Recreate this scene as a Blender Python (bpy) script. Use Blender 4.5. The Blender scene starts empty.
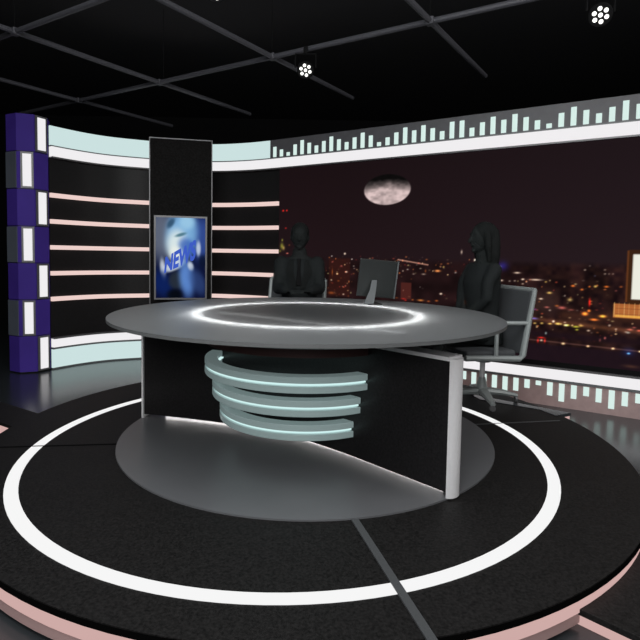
import bpy, bmesh, math, random
import numpy as np
from mathutils import Vector, Matrix
random.seed(7)
SC = bpy.context.scene
COL = SC.collection
PI = math.pi

# ---------------------------------------------------------------- camera
PITCH, ROLL, FPX = 0.0575464, 0.017, 525.0
cp, sp, cr, sr = math.cos(PITCH), math.sin(PITCH), math.cos(ROLL), math.sin(ROLL)
ex, ez, fw = Vector((1, 0, 0)), Vector((0, sp, cp)), Vector((0, cp, -sp))
rv = ex * cr + ez * sr
uv = ez * cr - ex * sr
cd = bpy.data.cameras.new('camera')
cam = bpy.data.objects.new('camera', cd)
COL.objects.link(cam)
cam.matrix_world = Matrix(((rv.x, uv.x, -fw.x, 0), (rv.y, uv.y, -fw.y, 0), (rv.z, uv.z, -fw.z, 1.09), (0, 0, 0, 1)))
cd.sensor_width = 36
cd.lens = FPX / 640 * 36
cd.shift_y = -34.25 / 640
cd.clip_start = 0.02
SC.camera = cam

# ---------------------------------------------------------------- world, lights, exposure
w = bpy.data.worlds.new('world')
SC.world = w
w.use_nodes = True
w.node_tree.nodes['Background'].inputs[0].default_value = (0.01, 0.01, 0.012, 1)
w.node_tree.nodes['Background'].inputs[1].default_value = 1
def area(name, loc, target, size, power, col=(1, 1, 1), sy=None):
    d = bpy.data.lights.new(name, 'AREA')
    d.energy = power
    d.color = col
    d.size = size
    if sy:
        d.shape = 'RECTANGLE'
        d.size_y = sy
    o = bpy.data.objects.new(name, d)
    COL.objects.link(o)
    o.location = loc
    o.rotation_euler = (Vector(target) - Vector(loc)).to_track_quat('-Z', 'Y').to_euler()
    return o
area('studio_light_front', (-0.6, 1.2, 3.2), (-0.1, 3.2, 0), 2.6, 120, (0.97, 1.0, 1.0))
area('studio_light_side', (3.2, 2.0, 3.2), (0.6, 3.4, 0.3), 1.8, 60, (1, 0.97, 0.95))
area('added_front_fill', (-0.6, -2.2, 2.3), (-0.1, 3.2, 0.5), 2.6, 110, (1, 0.98, 0.97), 1.4)  # unseen fill added behind the camera to brighten the front faces
SC.view_settings.view_transform = 'Standard'
SC.view_settings.look = 'None'
SC.view_settings.exposure = 0
SC.view_settings.gamma = 1
SC.view_settings.use_curve_mapping = False

# ---------------------------------------------------------------- materials
def lin(c):
    if isinstance(c, (int, float)):
        c = (c, c, c)
    return tuple((v / 255 / 12.92) if v / 255 <= 0.04045 else ((v / 255 + 0.055) / 1.055) ** 2.4 for v in c)
def mat(name, rgb, rough=0.5, metal=0.0, spec=0.5, noise=0.0, nscale=60, bump=0.0, coat=0.0):
    m = bpy.data.materials.new(name)
    m.use_nodes = True
    nt = m.node_tree
    b = nt.nodes['Principled BSDF']
    c = lin(rgb)
    b.inputs['Roughness'].default_value = rough
    b.inputs['Metallic'].default_value = metal
    b.inputs['Specular IOR Level'].default_value = spec
    b.inputs['Coat Weight'].default_value = coat
    b.inputs['Coat Roughness'].default_value = 0.12
    tc = nt.nodes.new('ShaderNodeTexCoord')
    nz = nt.nodes.new('ShaderNodeTexNoise')
    nz.inputs['Scale'].default_value = nscale
    nz.inputs['Detail'].default_value = 6
    nt.links.new(tc.outputs['Object'], nz.inputs['Vector'])
    rp = nt.nodes.new('ShaderNodeValToRGB')
    k = max(noise, 0.02)
    rp.color_ramp.elements[0].position = 0.3
    rp.color_ramp.elements[1].position = 0.7
    rp.color_ramp.elements[0].color = (c[0] * (1 - k), c[1] * (1 - k), c[2] * (1 - k), 1)
    rp.color_ramp.elements[1].color = (c[0] * (1 + k), c[1] * (1 + k), c[2] * (1 + k), 1)
    nt.links.new(nz.outputs['Fac'], rp.inputs[0])
    nt.links.new(rp.outputs[0], b.inputs['Base Color'])
    if bump:
        bp = nt.nodes.new('ShaderNodeBump')
        bp.inputs['Strength'].default_value = bump
        bp.inputs['Distance'].default_value = 0.002
        nt.links.new(nz.outputs['Fac'], bp.inputs['Height'])
        nt.links.new(bp.outputs[0], b.inputs['Normal'])
    return m
def emis(name, rgb, s=1.0):
    m = bpy.data.materials.new(name)
    m.use_nodes = True
    nt = m.node_tree
    nt.nodes.remove(nt.nodes['Principled BSDF'])
    e = nt.nodes.new('ShaderNodeEmission')
    e.inputs[0].default_value = (*lin(rgb), 1)
    e.inputs[1].default_value = s
    nt.links.new(e.outputs[0], nt.nodes['Material Output'].inputs[0])
    return m
def glow(m, rgb, s=1.0):
    b = m.node_tree.nodes['Principled BSDF']
    b.inputs['Emission Color'].default_value = (*lin(rgb), 1)
    b.inputs['Emission Strength'].default_value = s
    return m
def ghost(name, rgb, alpha):
    m = mat(name, rgb, 0.8, spec=0.2)
    nt = m.node_tree
    t = nt.nodes.new('ShaderNodeBsdfTransparent')
    mx = nt.nodes.new('ShaderNodeMixShader')
    mx.inputs[0].default_value = alpha
    nt.links.new(t.outputs[0], mx.inputs[1])
    nt.links.new(nt.nodes['Principled BSDF'].outputs[0], mx.inputs[2])
    nt.links.new(mx.outputs[0], nt.nodes['Material Output'].inputs[0])
    return m
def frosted(name, rgb, trans, mixf, rough):
    m = bpy.data.materials.new(name)
    m.use_nodes = True
    nt = m.node_tree
    b = nt.nodes['Principled BSDF']
    b.inputs['Base Color'].default_value = (*lin(rgb), 1)
    b.inputs['Roughness'].default_value = rough
    b.inputs['Specular IOR Level'].default_value = 0.4
    t = nt.nodes.new('ShaderNodeBsdfTranslucent')
    t.inputs[0].default_value = (*trans, 1)
    mx = nt.nodes.new('ShaderNodeMixShader')
    mx.inputs[0].default_value = mixf
    nt.links.new(b.outputs[0], mx.inputs[1])
    nt.links.new(t.outputs[0], mx.inputs[2])
    nt.links.new(mx.outputs[0], nt.nodes['Material Output'].inputs[0])
    return m
def vcol(name, strength=1.0):
    m = bpy.data.materials.new(name)
    m.use_nodes = True
    nt = m.node_tree
    nt.nodes.remove(nt.nodes['Principled BSDF'])
    e = nt.nodes.new('ShaderNodeEmission')
    a = nt.nodes.new('ShaderNodeVertexColor')
    a.layer_name = 'picture'
    nt.links.new(a.outputs[0], e.inputs[0])
    e.inputs[1].default_value = strength
    nt.links.new(e.outputs[0], nt.nodes['Material Output'].inputs[0])
    return m

M = dict(
    floor=mat('glossy_studio_floor', (50, 54, 57), 0.22, spec=0.6, noise=0.05, nscale=3),
    stage=mat('speckled_stage_carpet', (22, 21, 21), 0.6, spec=0.25, noise=0.85, nscale=95, bump=0.3),
    lip=mat('black_stage_lip', (4, 4, 4), 0.9, spec=0.05),
    seam=mat('grey_metal_seam', (82, 84, 86), 0.4, metal=0.2),
    groove=mat('dark_groove', (10, 10, 10), 0.8, spec=0.1),
    ring=emis('white_ring_light', (246, 246, 246)),
    pink=emis('rose_cove_light', (206, 170, 166)),
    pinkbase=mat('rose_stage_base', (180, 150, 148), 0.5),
    disc=mat('satin_grey_plinth', (96, 97, 100), 0.32, spec=0.5, noise=0.04, nscale=4),
    tower=mat('matt_black_tower', (27, 26, 26), 0.85, spec=0.08, noise=0.4, nscale=60),
    ceil=mat('dark_ceiling', (62, 62, 64), 0.9, spec=0.1),
    granite=mat('black_speckled_laminate', (30, 29, 30), 0.3, spec=0.35, noise=0.45, nscale=90),
    stand=mat('grey_stand', (92, 96, 98), 0.5),
    rim=mat('satin_grey_rim', (92, 94, 95), 0.5),
    band_drum=mat('reflected_band_brown', (84, 60, 58), 0.3, spec=0.5),
    silver=mat('brushed_silver', (225, 225, 227), 0.4, metal=0.1),
    alu=mat('satin_aluminium', (150, 157, 157), 0.45, metal=0.1),
    mesh=mat('grey_mesh_fabric', (70, 73, 76), 0.8, noise=0.15, nscale=300, bump=0.2),
    dark=mat('dark_plastic', (24, 24, 25), 0.5),
    mondark=mat('dark_grey_monitor_shell', (40, 43, 43), 0.35, spec=0.5),
    acryl=glow(mat('self_lit_teal_acrylic', (150, 168, 168), 0.3, spec=0.5), (82, 94, 94)),  # own emission stands for the strip light falling on the tiers
    tline=emis('teal_white_strip', (205, 238, 236), 1.05),
    teal=emis('pale_teal_lightbox', (203, 225, 224)),
    white=emis('white_lightbox', (240, 238, 240)),
    slat=emis('pale_rose_slat_light', (238, 208, 202)),
    bar=emis('pale_mint_bar', (216, 238, 232)),
    fascia=mat('dark_grey_fascia', (88, 88, 92), 0.5, noise=0.08, nscale=20),
    fascia_spill=mat('fascia_with_rose_spill', (176, 152, 150), 0.5, noise=0.08, nscale=20),  # rose glow of the stage rim put into the base colour
    edge=mat('black_trim', (104, 108, 110), 0.5),
    wallp=mat('black_wall_laminate', (21, 20, 21), 0.45, spec=0.3, noise=0.4, nscale=60),
    purple=mat('deep_purple_gloss', (70, 50, 146), 0.6, spec=0.12, noise=0.12, nscale=3),
    greyp=mat('satin_grey_cladding', (92, 98, 108), 0.3, spec=0.5, noise=0.1, nscale=4),
    frame=mat('grey_frame', (104, 104, 106), 0.4, metal=0.3),
    pipe=mat('grey_truss_pipe', (80, 80, 86), 0.5, metal=0.1, noise=0.1),
    black=mat('black_paint', (22, 22, 23), 0.9, spec=0.1),
    lens=emis('spotlight_lens', (255, 255, 250), 1.6),
    body=ghost('shadow_grey_figure', (36, 40, 40), 0.78),
    cloth=ghost('shadow_dark_cloth', (34, 38, 39), 0.8),
    hair=ghost('shadow_black_hair', (22, 25, 25), 0.88),
    glass_dark=frosted('smoked_table_glass', (58, 59, 60), (0.6, 0.61, 0.61), 0.4, 0.35),
    glass=frosted('frosted_table_glass', (122, 124, 126), (0.75, 0.77, 0.77), 0.4, 0.35),
    pan=mat('grey_light_tray', (120, 122, 124), 0.7),
    lamp=emis('table_ring_lamp', (255, 255, 255), 14.0),
    streak_glow=emis('added_streak_glow', (255, 255, 255), 5.0),  # added glow for the imitated streak in the tabletop
    led=emis('panel_base_led', (255, 250, 248), 10.0),
)

# ---------------------------------------------------------------- helpers
def tag(o, label=None, cat=None, group=None, kind=None):
    if label: o['label'] = label
    if cat: o['category'] = cat
    if group: o['group'] = group
    if kind: o['kind'] = kind
    return o
def thing(name, label, cat, loc=(0, 0, 0), rz=0.0, group=None):
    o = bpy.data.objects.new(name, None)
    COL.objects.link(o)
    o.empty_display_size = 0.1
    o.location = loc
    o.rotation_euler = (0, 0, rz)
    return tag(o, label, cat, group)
class MB:
    def __init__(s):
        s.v, s.f = [], []
    def add(s, vs, fs):
        n = len(s.v)
        s.v += [tuple(v) for v in vs]
        s.f += [tuple(i + n for i in f) for f in fs]
        return s
    def prism(s, poly, z0, z1):
        n = len(poly)
        vs = [(x, y, z0) for x, y in poly] + [(x, y, z1) for x, y in poly]
        fs = [tuple(range(n))[::-1], tuple(range(n, 2 * n))] + [(i, (i + 1) % n, n + (i + 1) % n, n + i) for i in range(n)]
        return s.add(vs, fs)
    def box(s, c, d, rz=0, mt=None):
        R = mt if mt is not None else Matrix.Rotation(rz, 3, 'Z')
        vs = [Vector(c) + R @ Vector((a * d[0] / 2, b * d[1] / 2, e * d[2] / 2)) for a in (-1, 1) for b in (-1, 1) for e in (-1, 1)]
        return s.add(vs, [(0, 1, 3, 2), (4, 6, 7, 5), (0, 4, 5, 1), (2, 3, 7, 6), (0, 2, 6, 4), (1, 5, 7, 3)])
    def loft(s, rings, closed=False, caps=True):
        n = len(rings[0])
        vs = [p for r in rings for p in r]
        k = len(rings)
        fs = []
        for i in range(k if closed else k - 1):
            j = (i + 1) % k
            for a in range(n):
                b = (a + 1) % n
                fs.append((i * n + a, i * n + b, j * n + b, j * n + a))
        if caps and not closed:
            fs += [tuple(range(n))[::-1], tuple(range((k - 1) * n, k * n))]
        return s.add(vs, fs)
    def tube(s, pts, r, seg=10, closed=False, ry=None, rnd=False):
        pts = [Vector(p) for p in pts]
        n = len(pts)
        rs = r if isinstance(r, (list, tuple)) else [r] * n
        if rnd:
            def cap(p, q, rad):
                d = (p - q).normalized()
                return [(p + d * rad * math.sin(a), rad * math.cos(a)) for a in (0.5, 1.0, 1.45)]
            A = cap(pts[0], pts[1], rs[0])[::-1]
            B = cap(pts[-1], pts[-2], rs[-1])
            pts = [a[0] for a in A] + pts + [b[0] for b in B]
            rs = [a[1] for a in A] + list(rs) + [b[1] for b in B]
            n = len(pts)
        rings = []
        up = None
        for i, p in enumerate(pts):
            a = pts[(i - 1) % n] if (closed or i > 0) else p
            b = pts[(i + 1) % n] if (closed or i < n - 1) else p
            t = (b - a).normalized()
            if up is None:
                up = Vector((0, 0, 1)) if abs(t.z) < 0.9 else Vector((0, 1, 0))
            x = up.cross(t).normalized()
            up = t.cross(x).normalized()
            k = ry if ry else 1.0
            rings.append([p + x * rs[i] * math.cos(q) + up * rs[i] * k * math.sin(q) for q in [2 * PI * j / seg for j in range(seg)]])
        return s.loft(rings, closed)
    def lathe(s, prof, seg=48, c=(0, 0, 0), mt=None):
        c = Vector(c)
        rings = []
        for r, z in prof:
            rg = []
            for j in range(seg):
                q = 2 * PI * j / seg
                v = Vector((r * math.cos(q), r * math.sin(q), z))
                rg.append(c + (mt @ v if mt is not None else v))
            rings.append(rg)
        return s.loft(rings)
    def ball(s, c, r, seg=20, rings=12, rot=None):
        c = Vector(c)
        r = r if isinstance(r, (list, tuple)) else (r, r, r)
        out = []
        for i in range(rings + 1):
            a = PI * (i + 0.02) / (rings + 0.04) - PI / 2
            rg = []
            for j in range(seg):
                q = 2 * PI * j / seg
                v = Vector((r[0] * math.cos(a) * math.cos(q), r[1] * math.cos(a) * math.sin(q), r[2] * math.sin(a)))
                rg.append(c + (rot @ v if rot is not None else v))
            out.append(rg)
        return s.loft(out)
    def build(s, name, m, parent=None, smooth=False, bevel=0.0, angle=35):
        me = bpy.data.meshes.new(name)
        me.from_pydata(s.v, [], s.f)
        bm = bmesh.new()
        bm.from_mesh(me)
        bmesh.ops.recalc_face_normals(bm, faces=bm.faces)
        bm.to_mesh(me)
        bm.free()
        me.materials.append(m)
        o = bpy.data.objects.new(name, me)
        COL.objects.link(o)
        o.parent = parent
        if smooth:
            me.set_sharp_from_angle(angle=math.radians(angle)) if hasattr(me, 'set_sharp_from_angle') else None
            for p in me.polygons:
                p.use_smooth = True
        if bevel:
            b = o.modifiers.new('bevel', 'BEVEL')
            b.width = bevel
            b.segments = 2
            b.limit_method = 'ANGLE'
        return o
def remesh(o, voxel, smooth=4):
    r = o.modifiers.new('r', 'REMESH')
    r.mode = 'VOXEL'
    r.voxel_size = voxel
    sm = o.modifiers.new('s', 'SMOOTH')
    sm.factor = 0.5
    sm.iterations = smooth
    dg = bpy.context.evaluated_depsgraph_get()
    me = bpy.data.meshes.new_from_object(o.evaluated_get(dg))
    o.modifiers.clear()
    o.data = me
    for p in me.polygons:
        p.use_smooth = True
    return o
def copy_tree(o, parent=None):
    c = o.copy()
    COL.objects.link(c)
    c.parent = parent
    for ch in list(o.children):
        copy_tree(ch, c)
    return c
def circ(cx, cy, r, n=96, a0=0.0, a1=2 * PI):
    return [(cx + r * math.cos(a0 + (a1 - a0) * i / n), cy + r * math.sin(a0 + (a1 - a0) * i / n)) for i in range(n + (0 if abs(a1 - a0 - 2 * PI) < 1e-6 else 1))]
def washer(mb, cx, cy, r0, r1, z0, z1, a0=0.0, a1=2 * PI, n=128):
    full = abs(a1 - a0 - 2 * PI) < 1e-6
    rings = []
    for i in range(n + (0 if full else 1)):
        a = a0 + (a1 - a0) * i / n
        c, s = math.cos(a), math.sin(a)
        rings.append([(cx + r0 * c, cy + r0 * s, z0), (cx + r1 * c, cy + r1 * s, z0), (cx + r1 * c, cy + r1 * s, z1), (cx + r0 * c, cy + r0 * s, z1)])
    mb.loft(rings, closed=full)
    return mb

# ================================================================ ROOM
F = -0.14
def struct(name, mb, m):
    o = mb.build(name, m)
    o['kind'] = 'structure'
    return o
struct('floor', MB().box((0, 3, F - 0.05), (13, 13, 0.1)), M['floor'])
struct('ceiling', MB().box((0, 3, 3.55), (13, 13, 0.1)), M['ceil'])
struct('wall_back', MB().box((0, 9.55, 1.7), (13.2, 0.1, 3.8)), M['black'])
struct('wall_front', MB().box((0, -3.55, 1.7), (13.2, 0.1, 3.8)), M['black'])
struct('wall_left', MB().box((-6.55, 3, 1.7), (0.1, 13, 3.8)), M['black'])
struct('wall_right', MB().box((6.55, 3, 1.7), (0.1, 13, 3.8)), M['black'])

# ================================================================ STAGE
SCX, SCY, SR = -0.074, 3.222, 1.822
stage = thing('round_stage', 'low round black stage with a glowing white ring and rose-lit rim, carrying the desk', 'stage', (SCX, SCY, F))
def rel(mb, o):
    mb.v = [(x - o.location.x, y - o.location.y, z - o.location.z) for x, y, z in mb.v]
    return mb
rel(MB().prism(circ(SCX, SCY, SR, 160), -0.022, 0), stage).build('deck', M['stage'], stage)
rel(washer(MB(), SCX, SCY, SR - 0.07, SR + 0.002, -0.026, -0.004), stage).build('lip', M['lip'], stage, smooth=True)
rel(MB().prism(circ(SCX, SCY, SR - 0.010, 160), -0.082, -0.022), stage).build('rim_light', M['pink'], stage, smooth=True)
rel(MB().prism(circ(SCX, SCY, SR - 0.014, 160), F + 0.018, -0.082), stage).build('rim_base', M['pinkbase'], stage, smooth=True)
rel(MB().prism(circ(SCX, SCY, SR - 0.07, 160), F, F + 0.018), stage).build('plinth', M['lip'], stage, smooth=True)
RX, RY = -0.157, 3.015
rel(washer(MB(), RX, RY, 1.382, 1.44, -0.004, 0.002), stage).build('ring_light', M['ring'], stage)
def strip(name, p, q, wd, z0, z1, m, par):
    p, q = Vector(p), Vector(q)
    d = (q - p)
    mb = MB().box(((p.x + q.x) / 2, (p.y + q.y) / 2, (z0 + z1) / 2), (d.length, wd, z1 - z0), math.atan2(d.y, d.x))
    return rel(mb, par).build(name, m, par)
strip('seam', (0.155, 2.13), (0.343, 1.407), 0.03, -0.002, 0.006, M['seam'], stage)
strip('groove', (-1.88, 2.83), (-1.03, 2.94), 0.012, -0.002, 0.003, M['groove'], stage)
strip('groove', (0.9, 3.36), (1.64, 3.50), 0.010, -0.002, 0.003, M['seam'], stage)

# step slabs that run out from the stage
def slab(poly, top, label, tm=None):
    cx = sum(p[0] for p in poly) / len(poly)
    cy = sum(p[1] for p in poly) / len(poly)
    t = thing('stage_step', label, 'step', (cx, cy, F), group='rose-lit steps around the stage')
    rel(MB().prism(poly, top - 0.022, top), t).build('tread', tm or M['stage'], t, bevel=0.002)
    sh = [(cx + (x - cx) * 0.975, cy + (y - cy) * 0.975) for x, y in poly]
    rel(MB().prism(sh, F + 0.01, top - 0.022), t).build('step_light', M['pink'], t)
    return t
def quad(o, u, v, a, b):
    o, u, v = Vector(o), Vector(u).normalized(), Vector(v).normalized()
    return [tuple(o), tuple(o + u * a), tuple(o + u * a + v * b), tuple(o + v * b)]
U1, V1 = (0.848, -0.529), (0.529, 0.848)

# ================================================================ CURVED BACK SET
key = [(-3.0, 4.80), (-2.80, 5.35), (-2.45, 5.82), (-1.98, 6.07), (-1.62, 6.18), (-1.27, 6.20), (-0.94, 6.12), (-0.60, 5.96), (0.0, 5.586), (0.6, 5.212), (1.2, 4.838)]
def catmull(P, n=10):
    out = []
    for i in range(1, len(P) - 2):
        p0, p1, p2, p3 = [Vector(q) for q in P[i - 1:i + 3]]
        for k in range(n):
            t = k / n
            out.append(0.5 * ((2 * p1) + (p2 - p0) * t + (2 * p0 - 5 * p1 + 4 * p2 - p3) * t * t + (3 * p1 - p0 - 3 * p2 + p3) * t ** 3))
    return out
crv = catmull(key[:9], 10)          # from (-2.82,5.28) to (-0.60,5.92)
A0 = Vector((-0.60, 5.96))
DR = Vector((0.84863337, -0.52898147))
path = [p for p in crv if p.x < -0.605] + [A0 + DR * s for s in np.arange(0, 4.61, 0.2)]
cum = [0.0]
for i in range(1, len(path)):
    cum.append(cum[-1] + (path[i] - path[i - 1]).length)
S0 = cum[[i for i, p in enumerate(path) if (p - A0).length < 1e-6][0]]
def at(s):                          # s measured along the wall, 0 where it turns straight
    s += S0
    s = min(max(s, 0), cum[-1])
    i = max(j for j in range(len(cum)) if cum[j] <= s + 1e-9)
    i = min(i, len(path) - 2)
    t = (s - cum[i]) / (cum[i + 1] - cum[i])
    p = path[i].lerp(path[i + 1], t)
    a = path[max(i - 1, 0)] if t < 0.5 else path[i]
    b = path[i + 1] if t < 0.5 else path[min(i + 2, len(path) - 1)]
    d = (path[i + 1] - path[i]).normalized()
    return p, d, Vector((d.y, -d.x))   # normal towards the stage
def ribbon(s0, s1, z0, z1, o0, o1, step=0.06):
    n = max(1, int(abs(s1 - s0) / step)) if s0 < 0 else 1
    rings = []
    ss = [s0 + (s1 - s0) * i / n for i in range(n + 1)]
    if s0 < 0 < s1:
        ss = [s0 + (0 - s0) * i / 50 for i in range(51)] + [s1]
    for s in ss:
        p, d, nn = at(s)
        a, b = p + nn * o0, p + nn * o1
        rings.append([(a.x, a.y, z0), (b.x, b.y, z0), (b.x, b.y, z1), (a.x, a.y, z1)])
    return MB().loft(rings)
SL, SRR, SV = -S0 + 0.06, 4.35, 0.155
wallt = thing('slatted_set_wall', 'curved black set wall with rows of pale rose light slats behind the tower', 'set wall', (at(-1.5)[0].x, at(-1.5)[0].y, F))
rel(ribbon(SL, SRR, F, 2.36, -0.08, -0.012), wallt).build('wall_panel', M['wallp'], wallt, smooth=True)
for z in (1.66, 1.393, 1.127, 0.86, 0.594):
    rel(ribbon(SL, SV - 0.005, z - 0.022, z + 0.022, -0.014, 0.02), wallt).build('light_slat', M['slat'], wallt, smooth=True)

def fascia(name, label, up):
    t = thing(name, label, 'light fascia', (at(0)[0].x, at(0)[0].y, F if not up else 2.05))
    if up:
        zw, zt, zd = (2.044, 2.15), (2.162, 2.36), (2.148, 2.164)
    else:
        zw, zt, zd = (0.092, 0.182), (-0.125, 0.072), (0.07, 0.092)
    SB = 0.03
    rel(ribbon(SL, SRR, zw[0], zw[1], -0.011, 0.035), t).build('white_cove', M['white'], t, smooth=True)
    ze = (zw[0] - 0.008, zw[0] + 0.006) if up else (zw[1] - 0.004, zw[1] + 0.012)
    rel(ribbon(SL, SRR, ze[0], ze[1], -0.011, 0.037), t).build('cove_shade_strip', M['frame'], t, smooth=True)  # grey strip imitates the shading along the cove's edge
    rel(ribbon(SL, SRR, zd[0], zd[1], -0.011, 0.025), t).build('divider', M['edge'], t, smooth=True)
    rel(ribbon(SL, SB, zt[0], zt[1], -0.011, 0.01), t).build('teal_lightbox', M['teal'], t, smooth=True)
    rel(ribbon(SB, SRR, zt[0] if up else F, zt[1], -0.011, 0.012), t).build('graph_panel', M['fascia'] if up else M['fascia_spill'], t)
    if not up:
        rel(ribbon(SL, SB, F, zt[0], -0.011, 0.012), t).build('kick_board', M['edge'], t, smooth=True)
    seq = [3, 2, 1, 3, 4, 3, 2, 3, 4, 3, 2, 3, 4, 3, 1, 2, 3, 4, 3, 4, 3, 2, 4, 4, 2, 3, 4, 3, 4, 3, 2, 1, 3, 4, 3, 2, 3, 4, 3, 2, 3, 4, 3, 1, 2, 3, 4]
    items = [(0.0965 + 0.0910 * i, n) for i, n in enumerate(seq)]
    for s, n in items:
        if s > SRR - 0.04 or s < SB + 0.02:
            continue
        h = 0.037 * n
        z0, z1 = (2.172, 2.172 + h) if up else (0.06 - h, 0.06)
        rel(ribbon(s - 0.021, s + 0.021, z0, z1, 0.012, 0.018), t).build('level_bar', M['bar'], t)
    return t
fascia('upper_light_fascia', 'upper teal and white light fascia with rising mint bars above the city screen', True)
fascia('lower_light_fascia', 'lower teal and white light fascia whose mint bars hang down just above the floor', False)

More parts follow.
